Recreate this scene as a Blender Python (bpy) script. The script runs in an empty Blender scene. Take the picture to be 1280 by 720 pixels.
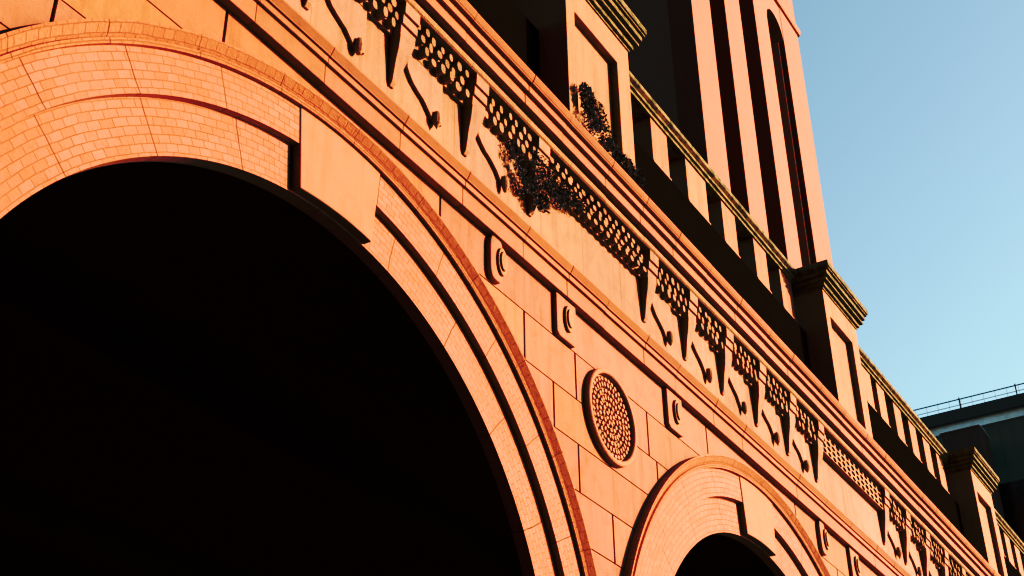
import bpy, math, random
from mathutils import Vector, Matrix
random.seed(11)
S = 6.0          # one survey unit (eye to facade, along the ground) in metres
EYE = 1.6
COL = bpy.context.scene.collection
R = math.radians

def W(x, y, z):                      # survey units -> metres
    return Vector((x * S, y * S, z * S + EYE))

# ------------------------------------------------------------------ materials
def new_mat(name):
    m = bpy.data.materials.new(name); m.use_nodes = True
    nt = m.node_tree; nt.nodes.clear()
    out = nt.nodes.new('ShaderNodeOutputMaterial'); b = nt.nodes.new('ShaderNodeBsdfPrincipled')
    nt.links.new(b.outputs[0], out.inputs[0])
    b.inputs['Roughness'].default_value = .85
    b.inputs['Specular IOR Level'].default_value = .25
    return m, nt, b

def node(nt, t, **kw):
    n = nt.nodes.new(t)
    for k, v in kw.items():
        if k in n.inputs: n.inputs[k].default_value = v
        else: setattr(n, k, v)
    return n

def mixc(nt, fac, a, b, mode='MIX'):
    n = nt.nodes.new('ShaderNodeMix'); n.data_type = 'RGBA'; n.blend_type = mode
    for sock, v in ((n.inputs[0], fac), (n.inputs[6], a), (n.inputs[7], b)):
        if isinstance(v, (int, float)): sock.default_value = v
        elif isinstance(v, tuple): sock.default_value = (*v, 1)
        else: nt.links.new(v, sock)
    return n.outputs[2]

def ramp(nt, src, p0, p1, c0=(0, 0, 0), c1=(1, 1, 1)):
    r = nt.nodes.new('ShaderNodeValToRGB'); nt.links.new(src, r.inputs[0])
    e = r.color_ramp.elements
    e[0].position = p0; e[1].position = p1; e[0].color = (*c0, 1); e[1].color = (*c1, 1)
    return r.outputs[0]

def stone(name, base, dark, var=.5, bump=.35, grain=60, streak=.3, soot=.0, rough=.85, lichen=None):
    """weathered stone / terracotta: patchy tone, fine grain, rain streaks, pits"""
    m, nt, b = new_mat(name)
    tc = node(nt, 'ShaderNodeTexCoord'); geo = node(nt, 'ShaderNodeNewGeometry')
    pos = geo.outputs['Position']
    big = node(nt, 'ShaderNodeTexNoise', Scale=.55, Detail=5.0, Roughness=.62); nt.links.new(pos, big.inputs['Vector'])
    mid = node(nt, 'ShaderNodeTexNoise', Scale=5.0, Detail=6.0, Roughness=.7); nt.links.new(pos, mid.inputs['Vector'])
    fine = node(nt, 'ShaderNodeTexNoise', Scale=grain, Detail=4.0, Roughness=.7); nt.links.new(pos, fine.inputs['Vector'])
    mp = node(nt, 'ShaderNodeMapping'); mp.inputs['Scale'].default_value = (9, 9, .7); nt.links.new(pos, mp.inputs['Vector'])
    st = node(nt, 'ShaderNodeTexNoise', Scale=1.0, Detail=4.0, Roughness=.65); nt.links.new(mp.outputs[0], st.inputs['Vector'])
    c = mixc(nt, ramp(nt, big.outputs[0], .35, .7), base, tuple(base[i] * (1 - var * .3) + dark[i] * var * .3 for i in range(3)))
    c = mixc(nt, ramp(nt, mid.outputs[0], .50, .74, (0, 0, 0), (var * .55,) * 3), c, dark)
    c = mixc(nt, ramp(nt, st.outputs[0], .49, .74, (0, 0, 0), (streak,) * 3), c, dark)
    c = mixc(nt, ramp(nt, fine.outputs[0], .58, .78, (0, 0, 0), (var * .5,) * 3), c, dark)
    at = node(nt, 'ShaderNodeAttribute', attribute_name='tone')
    c = mixc(nt, 1.0, c, at.outputs['Color'], 'MULTIPLY')
    if lichen:
        ln = node(nt, 'ShaderNodeTexNoise', Scale=9.0, Detail=5.0, Roughness=.75); nt.links.new(pos, ln.inputs['Vector'])
        c = mixc(nt, ramp(nt, ln.outputs[0], .45, .6), c, lichen)
    if soot:
        sn = node(nt, 'ShaderNodeTexNoise', Scale=1.6, Detail=7.0, Roughness=.75); nt.links.new(pos, sn.inputs['Vector'])
        c = mixc(nt, ramp(nt, sn.outputs[0], .52, .66, (0, 0, 0), (soot,) * 3), c, (.06, .03, .02))
    nt.links.new(c, b.inputs['Base Color']); b.inputs['Roughness'].default_value = rough
    bn = node(nt, 'ShaderNodeBump', Strength=bump, Distance=.012)
    add = node(nt, 'ShaderNodeMath', operation='ADD'); nt.links.new(fine.outputs[0], add.inputs[0]); nt.links.new(mid.outputs[0], add.inputs[1])
    nt.links.new(add.outputs[0], bn.inputs['Height']); nt.links.new(bn.outputs[0], b.inputs['Normal'])
    return m

def brick(name, c1, c2, mortar, bw=.12, bh=.064, bump=.6):
    """brickwork laid along the mesh's own uv (u along the course, v across it, metres)"""
    m, nt, b = new_mat(name)
    uv = node(nt, 'ShaderNodeUVMap'); geo = node(nt, 'ShaderNodeNewGeometry'); pos = geo.outputs['Position']
    wob = node(nt, 'ShaderNodeTexNoise', Scale=2.2, Detail=3.0); nt.links.new(pos, wob.inputs['Vector'])
    wv = node(nt, 'ShaderNodeVectorMath', operation='MULTIPLY_ADD'); nt.links.new(wob.outputs['Color'], wv.inputs[0])
    wv.inputs[1].default_value = (.06, .03, 0); nt.links.new(uv.outputs[0], wv.inputs[2])
    bt = node(nt, 'ShaderNodeTexBrick', Scale=1.0)
    bt.inputs['Brick Width'].default_value = bw; bt.inputs['Row Height'].default_value = bh
    bt.inputs['Mortar Size'].default_value = .0035; bt.inputs['Mortar Smooth'].default_value = .35
    bt.inputs['Color1'].default_value = (*c1, 1); bt.inputs['Color2'].default_value = (*c2, 1); bt.inputs['Mortar'].default_value = (*mortar, 1)
    bt.inputs['Bias'].default_value = -.2
    nt.links.new(wv.outputs[0], bt.inputs['Vector'])
    big = node(nt, 'ShaderNodeTexNoise', Scale=.8, Detail=5.0); nt.links.new(pos, big.inputs['Vector'])
    fine = node(nt, 'ShaderNodeTexNoise', Scale=28.0, Detail=6.0, Roughness=.75); nt.links.new(pos, fine.inputs['Vector'])
    fade = node(nt, 'ShaderNodeTexNoise', Scale=.9, Detail=4.0, Roughness=.7); nt.links.new(pos, fade.inputs['Vector'])
    base = mixc(nt, big.outputs[0], c1, c2)
    c = mixc(nt, ramp(nt, fade.outputs[0], .38, .62, (.45,) * 3, (1.0,) * 3), base, bt.outputs[0])
    rj = node(nt, 'ShaderNodeTexBrick', Scale=1.0, offset=0.0)
    rj.inputs['Brick Width'].default_value = .93; rj.inputs['Row Height'].default_value = 50.0; rj.inputs['Mortar Size'].default_value = .006; rj.inputs['Mortar Smooth'].default_value = .2
    nt.links.new(wv.outputs[0], rj.inputs['Vector'])
    c = mixc(nt, rj.outputs['Fac'], c, tuple(v * .55 for v in mortar))
    c = mixc(nt, ramp(nt, big.outputs[0], .35, .7, (0, 0, 0), (.45,) * 3), c, c2)
    c = mixc(nt, ramp(nt, fine.outputs[0], .55, .78, (0, 0, 0), (.45,) * 3), c, mortar)
    nt.links.new(c, b.inputs['Base Color'])
    inv = node(nt, 'ShaderNodeMath', operation='SUBTRACT'); nt.links.new(fine.outputs[0], inv.inputs[0]); nt.links.new(bt.outputs['Fac'], inv.inputs[1])
    bn = node(nt, 'ShaderNodeBump', Strength=bump, Distance=.01); nt.links.new(inv.outputs[0], bn.inputs['Height']); nt.links.new(bn.outputs[0], b.inputs['Normal'])
    return m

def plain(name, col, rough=.8, metal=0., noise=.3, scale=3.0, spec=.25):
    m, nt, b = new_mat(name)
    geo = node(nt, 'ShaderNodeNewGeometry')
    n = node(nt, 'ShaderNodeTexNoise', Scale=scale, Detail=6.0, Roughness=.7); nt.links.new(geo.outputs['Position'], n.inputs['Vector'])
    c = mixc(nt, n.outputs[0], tuple(v * (1 - noise) for v in col), tuple(v * (1 + noise) for v in col))
    nt.links.new(c, b.inputs['Base Color']); b.inputs['Specular IOR Level'].default_value = spec; b.inputs['Roughness'].default_value = rough; b.inputs['Metallic'].default_value = metal
    bn = node(nt, 'ShaderNodeBump', Strength=.25, Distance=.01); nt.links.new(n.outputs[0], bn.inputs['Height']); nt.links.new(bn.outputs[0], b.inputs['Normal'])
    return m

M = {
 'ashlar': stone('terracotta ashlar', (.392, .149, .096), (.215, .068, .035), var=.7, streak=.4),
 'joint': plain('ashlar joint', (.09, .03, .013)),
 'ring': brick('arch brick', (.402, .158, .112), (.365, .120, .074), (.25, .062, .025)),
 'hood': brick('hood brick', (.43, .150, .094), (.39, .126, .074), (.31, .090, .046), bw=.11, bh=.075, bump=1.2),
 'key': stone('keystone', (.395, .153, .096), (.25, .09, .045), var=.45, streak=.3),
 'mould': stone('moulded terracotta', (.390, .140, .090), (.225, .068, .032), var=.6, streak=.15),
 'frieze': stone('frieze stone', (.400, .176, .116), (.18, .075, .04), var=.75, streak=.45, bump=.5),
 'carved': stone('carved brackets', (.395, .185, .110), (.125, .045, .022), var=.8, streak=.4, bump=.7),
 'pier': stone('pier stone', (.375, .158, .092), (.18, .075, .037), var=.6, streak=.6),
 'cap': stone('mossy coping', (.275, .165, .08), (.05, .03, .015), var=.8, streak=.3, lichen=(.06, .043, .015)),
 'tower': stone('tower stone', (.350, .131, .088), (.265, .095, .055), var=.5, streak=.35, bump=.25),
 'tower_shade': stone('painted tower shade', (.21, .050, .030), (.10, .026, .016), var=.5, streak=.3, bump=.25),  # tower stone with the shade of the recesses put into its colour
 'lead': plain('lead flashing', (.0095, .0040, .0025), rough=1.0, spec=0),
 'inside': plain('dark passage', (.055, .018, .012), rough=.95, spec=0),  # one even, very dark brown
 'asphalt': plain('asphalt', (.045, .044, .043), scale=30),
 'paving': plain('paving', (.16, .14, .125), scale=8),
 'dark_panel': plain('dark cladding', (.03, .05, .06), rough=.5),
 'grey_band': plain('grey fascia', (.62, .66, .70), rough=.6),
 'copper': plain('green copper cladding', (.06, .19, .15), rough=.6, noise=.85, scale=1.1),
 'glass': plain('dark glazing', (.006, .007, .008), rough=.15, noise=.1),
 'rail': plain('galvanised rail', (.10, .11, .12), rough=.5, metal=.3),
 'maroon': plain('maroon brick', (.06, .036, .033), noise=.7),
 'blocker_brick': plain('very dark brick', (.02, .013, .01), rough=.9),  # only on the unseen blocks added to cut sky light
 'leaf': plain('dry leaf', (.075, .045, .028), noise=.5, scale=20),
}

# ------------------------------------------------------------------ mesh helpers
class MB:
    def __init__(s): s.v = []; s.f = []; s.uv = []; s.tone = []; s.smooth = []
    def face(s, pts, uv=None, tone=1.0, smooth=False):
        i = len(s.v); s.v += [Vector(p) for p in pts]; s.f.append(list(range(i, i + len(pts))))
        s.uv.append(uv or [(0, 0)] * len(pts)); s.tone.append(tone); s.smooth.append(smooth)
    def box(s, x0, x1, y0, y1, z0, z1, tone=1.0):
        a = [W(x, y, z) for x in (x0, x1) for y in (y0, y1) for z in (z0, z1)]
        for q in ((0, 4, 5, 1), (4, 6, 7, 5), (6, 2, 3, 7), (2, 0, 1, 3), (1, 5, 7, 3), (0, 2, 6, 4)):
            s.face([a[k] for k in q], tone=tone)
    def prism(s, poly, y0, y1, tone=1.0):
        """poly: (x,z) outline, counter-clockwise seen from the street (-y); extruded y0 (front) to y1"""
        n = len(poly)
        s.face([W(x, y0, z) for x, z in poly], tone=tone)
        s.face([W(x, y1, z) for x, z in reversed(poly)], tone=tone)
        for i in range(n):
            a, b = poly[i], poly[(i + 1) % n]
            s.face([W(a[0], y0, a[1]), W(a[0], y1, a[1]), W(b[0], y1, b[1]), W(b[0], y0, b[1])], tone=tone)
    def extrude_x(s, prof, x0, x1, n=1, caps=True, tone=1.0):
        """prof: closed (y,z) outline swept along x"""
        k = len(prof)
        for j in range(n):
            a = x0 + (x1 - x0) * j / n; b = x0 + (x1 - x0) * (j + 1) / n
            for i in range(k):
                p, q = prof[i], prof[(i + 1) % k]
                s.face([W(a, *p), W(b, *p), W(b, *q), W(a, *q)], tone=tone)
        if caps:
            s.face([W(x0, *p) for p in reversed(prof)], tone=tone); s.face([W(x1, *p) for p in prof], tone=tone)
    def ring(s, cx, cz, prof, a0, a1, n, uscale=1.0):
        """prof: open (r,y) polyline swept about (cx,cz) from angle a0 to a1"""
        L = [0]
        for p, q in zip(prof, prof[1:]): L.append(L[-1] + math.hypot(p[0] - q[0], p[1] - q[1]))
        for j in range(n):
            t0 = a0 + (a1 - a0) * j / n; t1 = a0 + (a1 - a0) * (j + 1) / n
            for i in range(len(prof) - 1):
                (r0, y0), (r1, y1) = prof[i], prof[i + 1]
                P = lambda r, y, t: W(cx + r * math.cos(t), y, cz + r * math.sin(t))
                rm = prof[0][0] * S
                s.face([P(r0, y0, t0), P(r0, y0, t1), P(r1, y1, t1), P(r1, y1, t0)],
                       uv=[(t0 * rm, L[i] * S), (t1 * rm, L[i] * S), (t1 * rm, L[i + 1] * S), (t0 * rm, L[i + 1] * S)])
    def build(s, name, mat, parent=None, merge=True, bevel=0.0, recalc=True):
        org = root_loc(parent) if parent else None
        if org is None:
            xs = [v.x for v in s.v]; ys = [v.y for v in s.v]; zs = [v.z for v in s.v]
            org = Vector(((min(xs) + max(xs)) / 2, (min(ys) + max(ys)) / 2, min(zs)))
        me = bpy.data.meshes.new(name); me.from_pydata([v - org for v in s.v], [], s.f)
        me.uv_layers.new(name='UVMap'); me.color_attributes.new('tone', 'FLOAT_COLOR', 'CORNER')
        ul = me.uv_layers['UVMap']; ca = me.color_attributes['tone']
        k = 0
        for fi, f in enumerate(s.f):
            for c in range(len(f)):
                ul.data[k].uv = s.uv[fi][c]; t = s.tone[fi]
                ca.data[k].color = (t, t, t, 1) if not isinstance(t, tuple) else (*t, 1); k += 1
        import bmesh
        bm = bmesh.new(); bm.from_mesh(me)
        if merge: bmesh.ops.remove_doubles(bm, verts=bm.verts, dist=.0004)
        if recalc: bmesh.ops.recalc_face_normals(bm, faces=bm.faces)
        bm.to_mesh(me); bm.free()
        me.materials.append(mat)
        o = bpy.data.objects.new(name, me); COL.objects.link(o)
        if parent: o.parent = parent
        else: o.location = org
        if bevel:
            b = o.modifiers.new('worn_edge', 'BEVEL'); b.width = bevel; b.segments = 2; b.limit_method = 'ANGLE'; b.angle_limit = R(35)
        return o

ROOTS = {}
def root_loc(o):
    while o.parent: o = o.parent
    return ROOTS.get(o.name, o.location.copy())
def thing(name, loc, label, cat, group=None):
    o = bpy.data.objects.new(name, None); COL.objects.link(o); o.location = loc; o.empty_display_size = .5
    o['label'] = label; o['category'] = cat
    if group: o['group'] = group
    ROOTS[o.name] = Vector(loc)
    return o
def tag(o, label, cat, group=None):
    o['label'] = label; o['category'] = cat
    if group: o['group'] = group
def tone(a=.08): return 1 - random.random() * a

# ------------------------------------------------------------------ the arcade building
X0, X1 = -1.25, 6.42
Yw = .993
ZG = -EYE / S
arcade = thing('arcade_building', W(2.0, 1.0, ZG), 'terracotta arcade with round brick arches, pierced frieze and parapet piers under the tower', 'building')
BAY = 1.449
ARCH = [(1.1815 + BAY * k, .477) for k in (-1, 0, 1, 2, 3)]
RI, RM, RH, RO = .570, .641, .698, .724
YI, YM, YH = 1.002, .9905, .979
COURSES = [1.229, 1.1425, 1.0525, .970]
while COURSES[-1] > ZG: COURSES.append(COURSES[-1] - .0865)
COURSES[-1] = ZG

def arch_floor(x, r):
    """lowest wall height at x above the archivolt of radius r (None = solid, no arch here)"""
    for cx, cz in ARCH:
        d = abs(x - cx)
        if d < r: return cz + math.sqrt(r * r - d * d)
    return None

wall = MB(); back = MB()
G = .0024; GH = .0009   # half joints: upright, level
RW = RO - .006
for ci in range(len(COURSES) - 1):
    zt, zb = COURSES[ci], COURSES[ci + 1]
    js = []
    for k in range(-2, 5):
        o = BAY * k
        if ci == 0: js += [1.4235 + o, 1.764 + o, 2.388 + o]
        elif ci % 2: js += [1.669 + o, 1.838 + o, 2.110 + o]
        else: js += [1.7595 + o, 1.95 + o, 2.14 + o]
    js = sorted(j for j in js if X0 < j < X1); js = [X0] + js + [X1]
    for a, b in zip(js, js[1:]):
        if b - a < .05: continue
        tn = tone(.13); tn = (tn, tn * (1 - .08 * random.random()), tn * (1 - .14 * random.random()))
        n = max(2, int((b - a) / .012)); xs = [a + G + (b - a - 2 * G) * i / n for i in range(n + 1)]
        run = []
        def flush(run):
            if len(run) < 2: return
            poly = [(x, z) for x, z in run] + [(run[-1][0], zt - GH), (run[0][0], zt - GH)]
            wall.prism(poly, Yw, Yw + .02, tone=tn)
        for x in xs:
            f = arch_floor(x, RW)
            bot = zb + GH
            if f is not None:
                if f >= zt - GH: flush(run); run = []; continue
                bot = max(bot, f)
            run.append((x, bot))
        flush(run)
# joint backing just behind the block faces (columns, left open inside the archivolt)
n = 560
for i in range(n):
    a = X0 + (X1 - X0) * i / n; b = X0 + (X1 - X0) * (i + 1) / n; m = (a + b) / 2
    f = arch_floor(m, RW - .012); z0 = ZG if f is None else f
    back.face([W(a, Yw + .0045, z0), W(b, Yw + .0045, z0), W(b, Yw + .0045, 1.229), W(a, Yw + .0045, 1.229)])
w = wall.build('wall', M['ashlar'], arcade, bevel=.005)
back.build('wall_core', M['joint'], arcade, recalc=False)

for k, (cx, cz) in enumerate(ARCH):
    if cx - RO > X1: continue
    a0, a1, n = 0.0, math.pi, 96
    ir = MB(); ir.ring(cx, cz, [(RI + .004, YI + .022), (RI, YI + .020), (RI, YI), (RM + .004, YI)], a0, a1, n)
    for sx in (-1, 1):          # straight jambs down to the pavement
        xa, xb = cx + sx * RI, cx + sx * (RM + .004)
        ir.face([W(xa, YI, ZG), W(xb, YI, ZG), W(xb, YI, cz), W(xa, YI, cz)], uv=[(ZG * S, 0), (ZG * S, .42), (cz * S, .42), (cz * S, 0)])
        ir.face([W(xa, YI, ZG), W(xa, YI + .019, ZG), W(xa, YI + .019, cz), W(xa, YI, cz)], uv=[(ZG * S, 0), (ZG * S, .12), (cz * S, .12), (cz * S, 0)])
    arch = ir.build('arch', M['ring'], arcade)
    mr = MB(); mr.ring(cx, cz, [(RM, YI), (RM, YM), (RH + .004, YM)], a0, a1, n)
    for sx in (-1, 1):
        xa, xb = cx + sx * RM, cx + sx * (RH + .004)
        mr.face([W(xa, YM, ZG), W(xb, YM, ZG), W(xb, YM, cz), W(xa, YM, cz)], uv=[(ZG * S, 0), (ZG * S, .42), (cz * S, .42), (cz * S, 0)])
        mr.face([W(xa, YM, ZG), W(xa, YI, ZG), W(xa, YI, cz), W(xa, YM, cz)], uv=[(ZG * S, 0), (ZG * S, .12), (cz * S, .12), (cz * S, 0)])
    mr.build('middle_ring', M['ring'], arch)
    prof = [(RH, YM), (RH, YH + .005), (RH + .0065, YH + .0035), (RH + .0085, YH + .0075), (RH + .0105, YH + .0055), (RO - .004, YH - .003), (RO, YH - .003), (RO, Yw + .004)]
    hm = MB(); hm.ring(cx, cz, prof, a0, a1, n)
    for sx in (-1, 1):
        for p, q in zip(prof, prof[1:]):
            hm.face([W(cx + sx * p[0], p[1], ZG), W(cx + sx * q[0], q[1], ZG), W(cx + sx * q[0], q[1], cz), W(cx + sx * p[0], p[1], cz)])
    hm.build('hood_mould', M['hood'], arch)
    ks = MB(); yk = .9885
    zt = lambda x: cz + math.sqrt((RH + .004) ** 2 - (x - cx) ** 2)
    zb = lambda x: cz + math.sqrt((RI + .0030) ** 2 - (x - cx) ** 2)
    xb = [cx - .077 + .154 * i / 8 - .004 for i in range(9)]; xt = [cx - .090 + .18 * i / 8 - .004 for i in range(9)]
    ks.prism([(x, zb(x)) for x in xb] + [(x, zt(x)) for x in reversed(xt)], yk, YI + .004)
    ks.build('keystone', M['key'], arch, bevel=.01)

# dark hall behind the arches
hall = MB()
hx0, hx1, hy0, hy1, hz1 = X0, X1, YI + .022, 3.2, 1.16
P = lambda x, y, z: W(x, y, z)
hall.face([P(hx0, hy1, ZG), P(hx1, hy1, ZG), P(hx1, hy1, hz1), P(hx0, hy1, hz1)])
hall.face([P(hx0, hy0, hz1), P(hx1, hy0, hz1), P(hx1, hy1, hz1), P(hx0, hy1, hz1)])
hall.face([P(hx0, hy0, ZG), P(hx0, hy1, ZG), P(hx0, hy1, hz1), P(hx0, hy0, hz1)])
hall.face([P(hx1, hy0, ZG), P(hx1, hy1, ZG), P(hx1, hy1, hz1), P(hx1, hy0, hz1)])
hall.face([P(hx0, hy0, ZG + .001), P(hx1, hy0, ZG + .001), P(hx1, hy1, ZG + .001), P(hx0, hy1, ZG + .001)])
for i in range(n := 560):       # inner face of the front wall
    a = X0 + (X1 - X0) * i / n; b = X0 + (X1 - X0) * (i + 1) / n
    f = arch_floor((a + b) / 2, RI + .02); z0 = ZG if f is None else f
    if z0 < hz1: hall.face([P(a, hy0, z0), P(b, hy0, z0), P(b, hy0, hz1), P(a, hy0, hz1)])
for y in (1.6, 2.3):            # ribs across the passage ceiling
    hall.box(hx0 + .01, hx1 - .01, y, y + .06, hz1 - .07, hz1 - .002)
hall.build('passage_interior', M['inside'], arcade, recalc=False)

# string course, frieze field, bead, cornice
def course(name, prof, mat, bevel=.006, jit=.00035):
    mb = MB(); rg = random.Random(len(name) * 7); x = X0
    while x < X1:
        e = min(X1, x + rg.uniform(.13, .19)); jy, jz = rg.uniform(-1, 1) * jit, rg.uniform(-1, 1) * jit * .7
        tn = 1 - rg.random() * .12
        mb.extrude_x([(y + (jy if y < Yw - .001 else 0), z + jz) for y, z in prof], x, e - .0005, tone=(tn, tn * (1 - rg.random() * .05), tn * (1 - rg.random() * .08))); x = e
    return mb.build(name, mat, arcade, bevel=bevel)
course('string_course', [(1.02, 1.2275), (.9785, 1.2275), (.9785, 1.2605), (.9735, 1.2605), (.9735, 1.2715), (.9700, 1.2715), (.9700, 1.2735),
                         (.9640, 1.2835), (.9640, 1.287), (.985, 1.297), (1.02, 1.297)], M['mould'])
course('frieze_field', [(1.02, 1.297), (Yw, 1.297), (Yw, 1.5155), (1.02, 1.5155)], M['frieze'], bevel=0, jit=0)
course('bead_moulding', [(Yw - .002, 1.4975), (.9645, 1.4975), (.9615, 1.500), (.9605, 1.506), (.9615, 1.512), (.9640, 1.5155), (Yw - .002, 1.5155)], M['carved'], bevel=0)
course('cornice', [(1.10, 1.516), (.9487, 1.516), (.9487, 1.5388), (.9405, 1.5388), (.9405, 1.5545), (.9330, 1.5545), (.9330, 1.5565), (.9312, 1.5580),
                   (.9285, 1.5635), (.9268, 1.5675), (.9268, 1.5705), (1.10, 1.5750)], M['mould'])

# brackets (stepped corbels over tapering pendants)
BR = [.470, .673, .876, 1.078, 1.280, 1.482, 1.685]
for base in (2.118, 3.548, 4.992):
    BR += [base + .1853 * k for k in range(6)]
BW = .037
def bracket_mesh():
    mb = MB()
    # (z, y_front) pairs, bottom to top
    lower = [(1.3415, .9895), (1.350, .9855), (1.365, .9835), (1.385, .9810), (1.412, .9760), (1.436, .9735)]
    t = .25
    for (z0, y0), (z1, y1) in zip(lower, lower[1:]):
        w0 = BW * (t + (1 - t) * (z0 - 1.3415) / .0945); w1 = BW * (t + (1 - t) * (z1 - 1.3415) / .0945)
        mb.face([W(0, y0, z0), W(w0, y0, z0), W(w1, y1, z1), W(0, y1, z1)])
        mb.face([W(0, Yw + .003, z0), W(0, y0, z0), W(0, y1, z1), W(0, Yw + .003, z1)])
        mb.face([W(w0, y0, z0), W(w0, Yw + .003, z0), W(w1, Yw + .003, z1), W(w1, y1, z1)])
    z, y = lower[0]; mb.face([W(0, Yw + .003, z), W(BW * t, Yw + .003, z), W(BW * t, y, z), W(0, y, z)])
    steps = [(1.436, 1.4545, .9735), (1.4570, 1.4735, .9695), (1.4760, 1.4980, .9655)]
    prof = [(Yw + .003, 1.436)]
    for z0, z1, y in steps: prof += [(y, z0), (y - .001, z1), (y + .0035, z1 + .0003)]
    prof += [(Yw + .003, 1.4983)]
    mb.extrude_x(prof, -.001, BW + .001)
    return mb
proto = bracket_mesh()
pv = list(proto.v)
for x in BR:
    mb = MB(); mb.f = proto.f; mb.uv = proto.uv; mb.tone = [tone(.1)] * len(proto.f); mb.smooth = proto.smooth
    mb.v = [v + Vector((x * S, 0, 0)) for v in pv]
    mb.build('bracket', M['frieze'], arcade, bevel=.006)

def ellipse_poly(x0, x1, zs, zc, ztop, n=10):
    """plate between x0 and x1 with a small arched lower edge"""
    pts = [(x0 + (x1 - x0) * i / n, zs + (zc - zs) * math.sqrt(max(0, 1 - (2 * i / n - 1) ** 2))) for i in range(n + 1)]
    return pts + [(x1, ztop), (x0, ztop)]

ALL = BR[:]; rng_p = random.Random(3)
for i, (a, b) in enumerate(zip(ALL, ALL[1:])):
    l, r = a + BW + .0015, b - .0015
    run = (r - l) > .3
    # pellet panel
    mb = MB()
    mb.box(l - .001, r + .001, .986, Yw + .002, 1.436, 1.4972, tone=.9)
    cols = max(5, int(round((r - l) / .0245)))
    rows = 4 if run else 3
    h = .0612 / rows; wd = (r - l) / cols
    if run and l > 3:
        nc, nr = 13, 4; cw = (r - l) / nc; ch = .0610 / nr
        for q in range(nr):
            for c in range(nc):
                xa, za = l + c * cw, 1.4362 + q * ch
                hx, hz = cw * rng_p.uniform(.34, .41), ch * rng_p.uniform(.34, .42)
                xm, zm = xa + cw / 2 + rng_p.uniform(-1, 1) * .0006, za + ch / 2
                O = [(xa, za), (xa + cw, za), (xa + cw, za + ch), (xa, za + ch)]
                H = [(xm + hx * math.cos(t), zm + hz * math.sin(t)) for t in [math.pi * (1.25 + .25 * j) for j in range(8)]]
                tn = tone(.2); yp = .9765
                for e in range(4):
                    A, B = O[e], O[(e + 1) % 4]; h0, h1, h2 = H[2 * e], H[2 * e + 1], H[(2 * e + 2) % 8]
                    mb.face([W(A[0], yp, A[1]), W(B[0], yp, B[1]), W(h2[0], yp, h2[1]), W(h1[0], yp, h1[1]), W(h0[0], yp, h0[1])], tone=tn)
                for e in range(8):
                    A, B = H[e], H[(e + 1) % 8]
                    mb.face([W(A[0], yp, A[1]), W(B[0], yp, B[1]), W(B[0], .9859, B[1]), W(A[0], .9859, A[1])], tone=tn)
        mb.face([W(l, yp, 1.4362), W(r, yp, 1.4362), W(r, .9859, 1.4362), W(l, .9859, 1.4362)])
        mb.face([W(l, yp, 1.4362), W(l, yp, 1.4972), W(l, .9859, 1.4972), W(l, .9859, 1.4362)])
    else:
        for q in range(rows):
            off = .5 * (q % 2)
            for c in range(cols):
                xc = l + (c + .25 + off) * wd; zc = 1.4362 + (q + .5) * h
                a_, b_ = wd * rng_p.uniform(.19, .30), h * rng_p.uniform(.32, .47); xc += wd * rng_p.uniform(-.09, .09); zc += h * rng_p.uniform(-.06, .06)
                d = .014 + random.uniform(-.0035, .0025)
                pts = [(xc + a_ * ca, zc + b_ * sa) for ca, sa in ((-1, -.45), (-.5, -1), (.5, -1), (1, -.45), (1, .45), (.5, 1), (-.5, 1), (-1, .45))]
                if pts[3][0] < r and pts[0][0] > l: mb.prism(pts, .986 - d, .9862, tone=tone(.25))
    mb.build('pellet_panel', M['carved'], arcade, recalc=False)
    if run: continue
    # two little blind arches with a pendant knob between them
    mid = (l + r) / 2
    kw = .011
    ca = MB()
    m2 = mid + kw + .004
    mid += rng_p.uniform(-1, 1) * .004; bend = rng_p.uniform(.75, 1.25); sag = rng_p.uniform(.046, .056)
    low = [(l + (mid - kw - l) * j / 12, 1.405 - sag * (j / 12) ** bend - .0035 * math.sin(j / 12 * math.pi * 2) * (1 + .3 * rng_p.uniform(-1, 1))) for j in range(13)]
    ca.prism(low + [(m2, 1.352), (m2, 1.4355), (l, 1.4355)], .9868, Yw + .002, tone=tone(.08))
    arch_plate = ca.build('corbel_arch', M['frieze'], arcade)
    kn = MB()
    prof = [(.000, 1.3330), (.0045, 1.3370), (.0085, 1.3450), (.0095, 1.3530), (.0080, 1.3600), (.0060, 1.3660)]
    ksz = rng_p.uniform(.68, .9)
    prof = [(r_ * ksz, 1.366 + (z_ - 1.366) * rng_p.uniform(.9, 1.05)) for r_, z_ in prof]
    for (r0, z0), (r1, z1) in zip(prof, prof[1:]):
        for j in range(10):
            t0, t1 = 2 * math.pi * j / 10, 2 * math.pi * (j + 1) / 10
            kn.face([W(mid + r0 * math.cos(t0), .9842 + r0 * math.sin(t0), z0), W(mid + r0 * math.cos(t1), .9842 + r0 * math.sin(t1), z0),
                     W(mid + r1 * math.cos(t1), .9842 + r1 * math.sin(t1), z1), W(mid + r1 * math.cos(t0), .9842 + r1 * math.sin(t0), z1)])
    kn.build('pendant', M['carved'], arch_plate)

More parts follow.
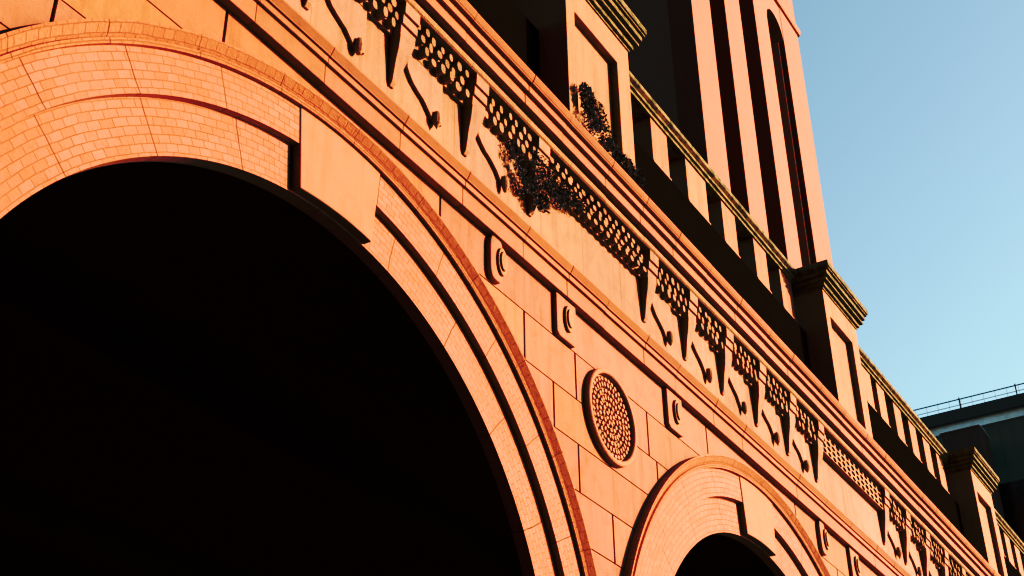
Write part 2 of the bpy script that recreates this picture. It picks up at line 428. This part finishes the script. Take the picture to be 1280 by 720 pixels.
# raised tablets with a boss in the top wall course
def oval(cx, cz, a, b, n=16): return [(cx + a * math.cos(2 * math.pi * i / n), cz + b * math.sin(2 * math.pi * i / n)) for i in range(n)]
for k in range(-1, 4):
    for x in (1.548, 1.764, 2.190):
        x += BAY * k
        if not (X0 < x < X1 - .1): continue
        f = arch_floor(x + .036, RO)
        mb = MB(); mb.prism([(x, 1.150), (x + .008, 1.1435), (x + .060, 1.1435), (x + .068, 1.150), (x + .068, 1.2265), (x, 1.2265)], Yw - .0085, Yw + .002, tone=tone(.06))
        if abs(x - 1.548 - BAY * k) < 1e-6:      # the narrow rounded one nearest the arch
            mb = MB(); mb.prism([(x + .024 + .019 * math.copysign(abs(math.cos(q_)) ** .6, math.cos(q_)), 1.188 + .042 * math.copysign(abs(math.sin(q_)) ** .5, math.sin(q_))) for q_ in [2 * math.pi * j / 28 for j in range(28)]], Yw - .0095, Yw + .002, tone=tone(.06))
        t = mb.build('tablet', M['ashlar'], arcade, bevel=.012)
        bo = MB()
        for s, y in ((1, Yw - .0135), (.7, Yw - .0165)):
            bo.prism(oval(x + .036, 1.187, .0135 * s, .026 * s), y, Yw - .0083)
        bo.build('boss', M['carved'], t, bevel=.006)

# roundels in the spandrels
for k in (-1, 0, 1, 2, 3):
    cx, cz = 1.952 + BAY * k, 1.064
    if cx > X1: continue
    mb = MB(); ro = .089
    prof = [(ro, Yw + .004), (ro, Yw - .0105), (ro - .002, Yw - .0120), (ro - .008, Yw - .0120), (ro - .0095, Yw - .0105), (ro - .0105, Yw - .001), (.0, Yw - .001)]
    mb.ring(cx, cz, prof, 0, 2 * math.pi, 56)
    rd = mb.build('roundel', M['key'], arcade)
    rs = MB()
    # rosette: rings of carved petals and berries
    rng = random.Random(5)
    rs_rings = [(.0, 1), (.012, 8), (.024, 12), (.0365, 24), (.049, 24), (.061, 36), (.071, 36)]
    for ri, (rr, nn) in enumerate(rs_rings):
        for j in range(nn):
            t = 2 * math.pi * (j + .5 * (ri % 2)) / nn + rng.uniform(-.012, .012)
            px, pz = cx + rr * math.cos(t), cz + rr * math.sin(t)
            d = rng.uniform(.0026, .0034)
            er, et = (.0060, .0042) if ri % 2 else (.0046, .0058)
            def q(u, v): return (px + u * math.cos(t) - v * math.sin(t), pz + u * math.sin(t) + v * math.cos(t))
            base = [q(er * 1.1 * math.cos(2 * math.pi * i / 8), et * 1.1 * math.sin(2 * math.pi * i / 8)) for i in range(8)]
            top = [q(er * .8 * math.cos(2 * math.pi * i / 8), et * .8 * math.sin(2 * math.pi * i / 8)) for i in range(8)]
            for i in range(8):
                a, b, c, e = base[i], base[(i + 1) % 8], top[(i + 1) % 8], top[i]
                rs.face([W(a[0], Yw - .0018, a[1]), W(b[0], Yw - .0018, b[1]), W(c[0], Yw - .002 - d, c[1]), W(e[0], Yw - .002 - d, e[1])])
            rs.face([W(p[0], Yw - .002 - d, p[1]) for p in top])
    rs.build('rosette', M['frieze'], rd)

# parapet: plinth, balusters, rails, piers
YB = 1.04
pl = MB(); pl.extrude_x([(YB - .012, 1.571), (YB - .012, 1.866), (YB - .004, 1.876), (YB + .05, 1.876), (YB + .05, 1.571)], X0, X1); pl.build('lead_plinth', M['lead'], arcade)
PIERS = [(-1.10, .28), (.35, .28), (1.803, .276), (3.243, .272), (4.700, .275), (6.14, .275)]
BAL = {1: [.62, .80, .98, 1.16, 1.34, 1.52], 2: [2.337, 2.525, 2.735, 2.94, 3.12], 3: [3.785, 3.92, 4.086, 4.243, 4.398, 4.553], 4: [5.13 + .16 * i for i in range(6)], 0: [-.70 + .18 * i for i in range(6)]}
for i, (px, pw) in enumerate(PIERS):
    yf = .965; yb = 1.11
    mb = MB()
    x0, x1 = px, px + pw; z0, z1 = 1.572, 1.985
    fx0, fx1, fz0, fz1 = x0 + .036, x1 - .058, 1.64, 1.915
    # front with a sunk panel
    F = lambda x, z, y=yf: W(x, y, z)
    o = [(x0, z0), (x1, z0), (x1, z1), (x0, z1)]; inn = [(fx0, fz0), (fx1, fz0), (fx1, fz1), (fx0, fz1)]
    for j in range(4):
        a, b = o[j], o[(j + 1) % 4]; c, d = inn[(j + 1) % 4], inn[j]
        mb.face([F(*a), F(*b), F(*c), F(*d)])
        mb.face([F(*d), F(*c), F(c[0], c[1], yf + .017), F(d[0], d[1], yf + .017)])
    mb.face([F(x, z, yf + .017) for x, z in inn])
    mb.face([W(x0, yf, z0), W(x0, yf, z1), W(x0, yb, z1), W(x0, yb, z0)]); mb.face([W(x1, yf, z0), W(x1, yb, z0), W(x1, yb, z1), W(x1, yf, z1)])
    mb.face([W(x0, yb, z0), W(x0, yb, z1), W(x1, yb, z1), W(x1, yb, z0)])
    p = mb.build('pier', M['pier'], arcade, bevel=.01)
    # scroll foot on the far side and a narrow half pier behind
    hp = MB(); hp.box(x1 + .0005, x1 + .03, .985, 1.10, 1.572, 1.978)
    sc = [(x1 + .0305, 1.573)]
    for j in range(9):
        t = j / 8; sc.append((x1 + .0305 + .085 * (1 - t) ** 2.2 + .012 * math.sin(t * math.pi * 2) * (1 - t), 1.573 + .21 * t + (.02 if j == 0 else 0)))
    hp.prism(sc, .992, 1.035)
    hp.build('half_pier', M['pier'], p, bevel=.008)
    cp = MB()
    e = 0.0
    for (za, zb_, ov) in ((1.985, 1.992, .004), (1.992, 2.005, .012), (2.005, 2.013, .024), (2.013, 2.020, .017), (2.020, 2.034, .031), (2.034, 2.040, .038), (2.040, 2.058, .042)):
        ov *= .8; cp.box(x0 - ov * .75, x1 + ov, yf - ov, yb + ov, za + .0004, zb_, tone=tone(.1))
    cp.box(x0 + .02, x1 - .02, yf + .02, yb - .02, 2.0581, 2.072)
    cp.build('pier_cap', M['cap'], p, bevel=.008)
for k, xs in BAL.items():
    for x in xs:
        wd = .088 if k != 3 else .080
        if k == 2 and x == 2.525: wd = .118
        mb = MB(); zt, zb_ = 2.0135, 1.8765
        mb.prism([(x, zb_), (x + wd, zb_), (x + wd, zt), (x, zt)], YB, YB + .045, tone=tone(.12))
        mb.box(x - .003, x + wd + .003, YB - .003, YB + .048, zb_ + .0005, zb_ + .012)
        mb.build('baluster', M['pier'], arcade, bevel=.008)
for i in range(len(PIERS) - 1):
    a = PIERS[i][0] + PIERS[i][1] + .031; b = PIERS[i + 1][0] - .0005
    mb = MB(); mb.extrude_x([(YB + .05, 2.0137), (YB - .004, 2.0137), (YB - .004, 2.022), (YB - .010, 2.024), (YB - .010, 2.032), (YB - .006, 2.036),
                             (YB - .016, 2.042), (YB - .016, 2.054), (YB + .058, 2.060), (YB + .058, 2.0137)], a, b)
    mb.build('handrail', M['cap'], arcade, bevel=.006)
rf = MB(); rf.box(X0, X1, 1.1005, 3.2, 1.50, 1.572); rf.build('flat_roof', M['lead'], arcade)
sd = MB(); sd.box(X0, X0 + .03, 1.0205, 3.2, ZG, 1.4995); sd.box(X1 - .03, X1, 1.021, 3.2, ZG, 1.4995); sd.box(X0 + .031, X1 - .031, 3.201, 3.23, ZG, 1.4995)
sd.build('rear_wall', M['ashlar'], arcade)

# ------------------------------------------------------------------ the tower on the roof
YT = 1.25
tower = thing('tower', W(3.8, 2.0, 1.572), 'tall square tower with long recessed strips, rising behind the parapet', 'tower')
tx = lambda a: a * YT
core = MB(); TX0, TX1 = tx(2.571), tx(3.507)
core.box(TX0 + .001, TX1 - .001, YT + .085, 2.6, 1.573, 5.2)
core.build('tower_wall', M['tower_shade'], tower)
side = MB(); side.box(TX0, TX0 + .02, YT + .0851, 2.61, 1.573, 5.2); side.build('tower_flank', M['tower'], tower)
for a, b in ((2.571, 2.709), (2.826, 2.955), (3.085, 3.205), (3.345, 3.507)):
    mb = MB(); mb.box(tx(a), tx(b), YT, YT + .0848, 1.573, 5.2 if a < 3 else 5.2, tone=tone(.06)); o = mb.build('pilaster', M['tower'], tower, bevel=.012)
    o.data.materials.append(M['tower_shade'])
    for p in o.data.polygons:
        if p.normal.x < -.5 or p.normal.x > .5 and b < 3.4: p.material_index = 1  # pilaster sides get the colour with shade painted in
hd = MB(); a, b = tx(3.205) + .0005, tx(3.345) - .0005; sp, cr = tx(2.98), tx(3.05)
hd.prism(ellipse_poly(a, b, sp, cr, 5.2, 14), YT + .0015, YT + .084); hd.build('lancet_head', M['tower'], tower)
lm = MB(); lm.prism([(b - .016, 1.573), (b - .004, 1.573), (b - .004, sp), (b - .016, sp)], YT + .02, YT + .06); lm.build('lancet_shaft', M['tower'], tower)
ib = MB(); ib.extrude_x([(YT + .01, tx(3.125)), (YT - .008, tx(3.13)), (YT - .012, tx(3.14)), (YT - .012, tx(3.152)), (YT + .01, tx(3.156))], tx(3.300), tx(3.507) + .01); ib.build('impost_band', M['mould'], tower)
tp = MB()
for z, ov in ((5.2, .02), (5.25, .05), (5.30, .08)): tp.box(TX0 - ov, TX1 + ov, YT - ov, 2.6 + ov, z + .0005, z + .05)
tc_ = tp.build('tower_cornice', M['cap'], tower)
rr = MB(); ap = W((TX0 + TX1) / 2, 1.93, 6.6); c4 = [W(TX0, YT, 5.3505), W(TX1, YT, 5.3505), W(TX1, 2.6, 5.3505), W(TX0, 2.6, 5.3505)]
for j in range(4): rr.face([c4[j], c4[(j + 1) % 4], ap])
rr.build('tower_roof', M['lead'], tower)

# ------------------------------------------------------------------ dark block closing the street
blk = thing('office_block', W(9.5, 2.4, ZG), 'dark green clad block with grey fascia and roof railing beyond the parapet', 'building')
bx0, bx1, by0, by1 = 9.0, 10.6, .95, 4.2
mb = MB(); mb.box(bx0 + .03, bx1, by0, by1, ZG, 4.10); mb.build('cladding', M['copper'], blk)
mb = MB(); mb.box(bx0 + .012, bx1 + .02, by0 - .02, by1 + .02, 4.1005, 4.165); mb.build('grey_fascia', M['grey_band'], blk)
mb = MB(); mb.box(bx0 - .02, bx1 + .05, by0 - .05, by1 + .05, 4.1655, 4.25); mb.build('roof_edge', M['dark_panel'], blk)
for zi in range(7):
    zt = 3.66 - .56 * zi
    mb = MB()
    mb.box(bx0 + .018, bx0 + .0302, by0 + .04, by1 - .04, zt - .42, zt)
    g = mb.build('glazing', M['glass'], blk)
    fr = MB()
    for j in range(14):
        y = by0 + .05 + j * .24
        fr.box(bx0 + .008, bx0 + .0178, y, y + .018, zt - .42, zt)
    fr.build('mullion', M['dark_panel'], g)
# standing seams
sm = MB()
for j in range(40):
    y = by0 + .02 + j * .08; sm.box(bx0 + .027, bx0 + .0298, y, y + .006, 3.67, 4.10)
sm.build('standing_seams', M['copper'], blk)
rl = MB(); rl.box(bx0 + .03, bx0 + .036, by0, by1, 4.340, 4.346); rl.box(bx0 + .031, bx0 + .035, by0, by1, 4.298, 4.301)
rail = rl.build('railing', M['rail'], blk)
for j in range(9):
    y = 1.056 + j * .388
    pb = MB(); pb.box(bx0 + .028, bx0 + .038, y, y + .009, 4.2505, 4.355); pb.build('railing_post', M['rail'], rail)
th = MB()
for j in range(40):
    y = by0 + j * .08; th.box(bx0 + .0325, bx0 + .0345, y, y + .002, 4.2505, 4.339)
th.build('railing_bars', M['rail'], rail)
lo = thing('lift_house', W(8.82, 1.8, ZG), 'low maroon brick stair block standing in front of the green clad block', 'building')
mb = MB(); mb.box(8.70, 8.95, 1.68, 1.93, ZG, 3.965); mb.build('wall', M['maroon'], lo)
mb = MB(); mb.box(8.69, 8.96, 1.67, 1.94, 3.9655, 3.975); mb.build('coping', M['grey_band'], lo)

# ------------------------------------------------------------------ dark patches on pier and frieze, filled in with leaf shapes
def mass(name, pts, label, n, leaf, grp=None):
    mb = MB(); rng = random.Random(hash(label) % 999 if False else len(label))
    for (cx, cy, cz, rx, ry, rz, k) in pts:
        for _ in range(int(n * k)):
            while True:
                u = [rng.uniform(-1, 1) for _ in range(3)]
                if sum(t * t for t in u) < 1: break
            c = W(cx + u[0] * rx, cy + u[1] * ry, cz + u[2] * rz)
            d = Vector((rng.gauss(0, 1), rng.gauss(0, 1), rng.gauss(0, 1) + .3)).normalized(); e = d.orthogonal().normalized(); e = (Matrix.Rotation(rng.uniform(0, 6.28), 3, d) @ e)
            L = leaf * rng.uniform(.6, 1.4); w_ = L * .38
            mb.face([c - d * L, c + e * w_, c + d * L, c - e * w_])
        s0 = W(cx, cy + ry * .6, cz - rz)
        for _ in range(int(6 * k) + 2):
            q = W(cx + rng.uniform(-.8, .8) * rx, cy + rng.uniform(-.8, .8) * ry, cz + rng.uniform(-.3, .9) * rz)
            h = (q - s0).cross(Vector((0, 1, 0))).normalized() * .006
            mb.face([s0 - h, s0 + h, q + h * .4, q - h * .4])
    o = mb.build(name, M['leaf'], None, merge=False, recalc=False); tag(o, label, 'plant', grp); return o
mass('pier_leaf_patch', [(1.848, .950, 1.693, .030, .010, .032, 2.2), (1.862, .950, 1.655, .040, .010, .036, 1.2), (1.885, .949, 1.676, .044, .012, .034, 1.5), (1.915, .948, 1.645, .05, .010, .030, 1.0), (1.945, .945, 1.612, .065, .012, .024, 2.4), (2.00, .947, 1.616, .055, .012, .030, 2.2), (2.05, .95, 1.622, .03, .01, .026, 1.0)],
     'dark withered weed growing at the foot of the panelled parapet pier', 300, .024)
mass('frieze_leaf_patch', [(1.62, .974, 1.420, .030, .005, .032, 1.0), (1.655, .972, 1.388, .036, .006, .026, 1.7), (1.695, .972, 1.376, .030, .006, .028, 1.4), (1.705, .970, 1.436, .048, .006, .036, 1.5), (1.75, .970, 1.412, .04, .006, .022, 1.2), (1.80, .968, 1.440, .060, .006, .022, 1.3)],
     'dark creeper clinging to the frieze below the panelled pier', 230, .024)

# ------------------------------------------------------------------ ground
def sheet(name, x0, x1, y0, y1, z, mat):
    mb = MB(); mb.face([(x0, y0, z), (x1, y0, z), (x1, y1, z), (x0, y1, z)]); o = mb.build(name, mat); o['kind'] = 'structure'; return o
sheet('ground', -1500, 1500, -1500, 1500, -.02, M['asphalt'])
mb = MB(); mb.face([(-60, -9, .0), (70, -9, 0), (70, 3.2, 0), (-60, 3.2, 0)]); o = mb.build('road', M['asphalt']); o['kind'] = 'structure'
mb = MB()
for f in ([(-60, 3.2, .12), (70, 3.2, .12), (70, 6.16, .12), (-60, 6.16, .12)], [(-60, 3.2, -.01), (70, 3.2, -.01), (70, 3.2, .12), (-60, 3.2, .12)]): mb.face(f)
o = mb.build('pavement', M['paving'], merge=True); o['kind'] = 'structure'

# ------------------------------------------------------------------ unseen dark blocks added around the camera to cut sky light
def add_sky_blocker(x0, x1, y0, y1, h, label, face):
    t = thing('sky_blocker', ((x0 + x1) / 2, (y0 + y1) / 2, 0), label, 'building')
    q = lambda x, y, z: (x / S, y / S, (z - EYE) / S)
    mb = MB(); a, b, c = q(x0, y0, 0); d, e, f = q(x1, y1, h); mb.box(a, d, b, e, c, f); mb.build('wall', M['blocker_brick'], t)
    mb = MB(); a, b, c = q(x0 - .5, y0 - .5, h + .003); d, e, f = q(x1 + .5, y1 + .5, h + .9); mb.box(a, d, b, e, c, f); mb.build('cornice', M['maroon'], t)
    n = int(((x1 - x0) if face == 'y' else (y1 - y0)) / 3.4); nf = int((h - 3) / 4.2)
    for i in range(n):
        for j in range(nf):
            zb = 3.2 + 4.2 * j
            if face == 'y':
                u = x0 + 1.0 + 3.4 * i; A = q(u, y1 + .004, zb); B = q(u + 1.5, y1 + .05, zb + 2.5)
            else:
                u = y0 + 1.0 + 3.4 * i; A = q(x1 + .004, u, zb); B = q(x1 + .05, u + 1.5, zb + 2.5)
            mb = MB(); mb.box(A[0], B[0], A[1], B[1], A[2], B[2]); mb.build('window', M['glass'], t)
add_sky_blocker(-40, 13, -24, -10, 34, 'added unseen light-blocking very dark brick block across the street, behind the viewer', 'y')
add_sky_blocker(-26, -9, -9.0, 30, 46, 'added unseen light-blocking very dark brick block at the near end of the arcade', 'x')

# ------------------------------------------------------------------ camera, sun, sky
scn = bpy.context.scene
cam = bpy.data.objects.new('camera', bpy.data.cameras.new('camera')); COL.objects.link(cam)
ax = Vector((.52465891, -.85126063, -.00940088))     # image right in (facade x, into facade y, up z)
ay = Vector((.43961339, .28037115, -.85330656))      # image down
az = Vector((.72902201, .44356213, .52132479))       # view direction
rot = Matrix((ax, -ay, -az)).transposed()
cam.matrix_world = Matrix.Translation((0, 0, EYE)) @ rot.to_4x4()
cam.data.sensor_width = 36; cam.data.lens = 1723 / 1280 * 36; cam.data.clip_start = .1; cam.data.clip_end = 5000
scn.camera = cam

sdir = Vector((.60, -.75, .285)).normalized()      # towards the sun
sun = bpy.data.objects.new('sun', bpy.data.lights.new('sun', 'SUN')); COL.objects.link(sun)
sun.data.energy = 5.0; sun.data.angle = R(.5); sun.data.color = (1.0, .90, .78)
sun.rotation_euler = sdir.to_track_quat('Z', 'Y').to_euler()
wd = bpy.data.worlds.new('World'); scn.world = wd; wd.use_nodes = True
nt = wd.node_tree; bg = nt.nodes['Background']
sky = nt.nodes.new('ShaderNodeTexSky'); sky.sky_type = 'NISHITA'; sky.sun_disc = False
sky.sun_elevation = math.asin(sdir.z); sky.sun_rotation = math.atan2(sdir.x, sdir.y)
sky.air_density = 1.0; sky.dust_density = 1.0; sky.ozone_density = 1.0
tint = mixc(nt, 1.0, sky.outputs[0], (1.14, 1.15, .93), 'MULTIPLY'); nt.links.new(tint, bg.inputs[0]); bg.inputs[1].default_value = .15
scn.view_settings.view_transform = 'Standard'; scn.view_settings.look = 'None'; scn.view_settings.exposure = 0; scn.view_settings.gamma = 1
scn.cycles.max_bounces = 6; scn.cycles.diffuse_bounces = 1

# the photograph's own high-contrast print, as one tone curve for the whole picture
vs = scn.view_settings; vs.use_curve_mapping = True
cm = vs.curve_mapping; cm.use_clip = False; cm.extend = 'EXTRAPOLATED'
cv = cm.curves[3]
TONE = [(0, 0), (.010, .006), (.05, .015), (.09, .058), (.135, .19), (.26, .49), (.55, .97), (1.0, 1.15)]
cv.points[0].location = TONE[0]; cv.points[1].location = TONE[-1]
for p in TONE[1:-1]: cv.points.new(*p)
for p in cv.points: p.handle_type = 'AUTO_CLAMPED'
cm.update()
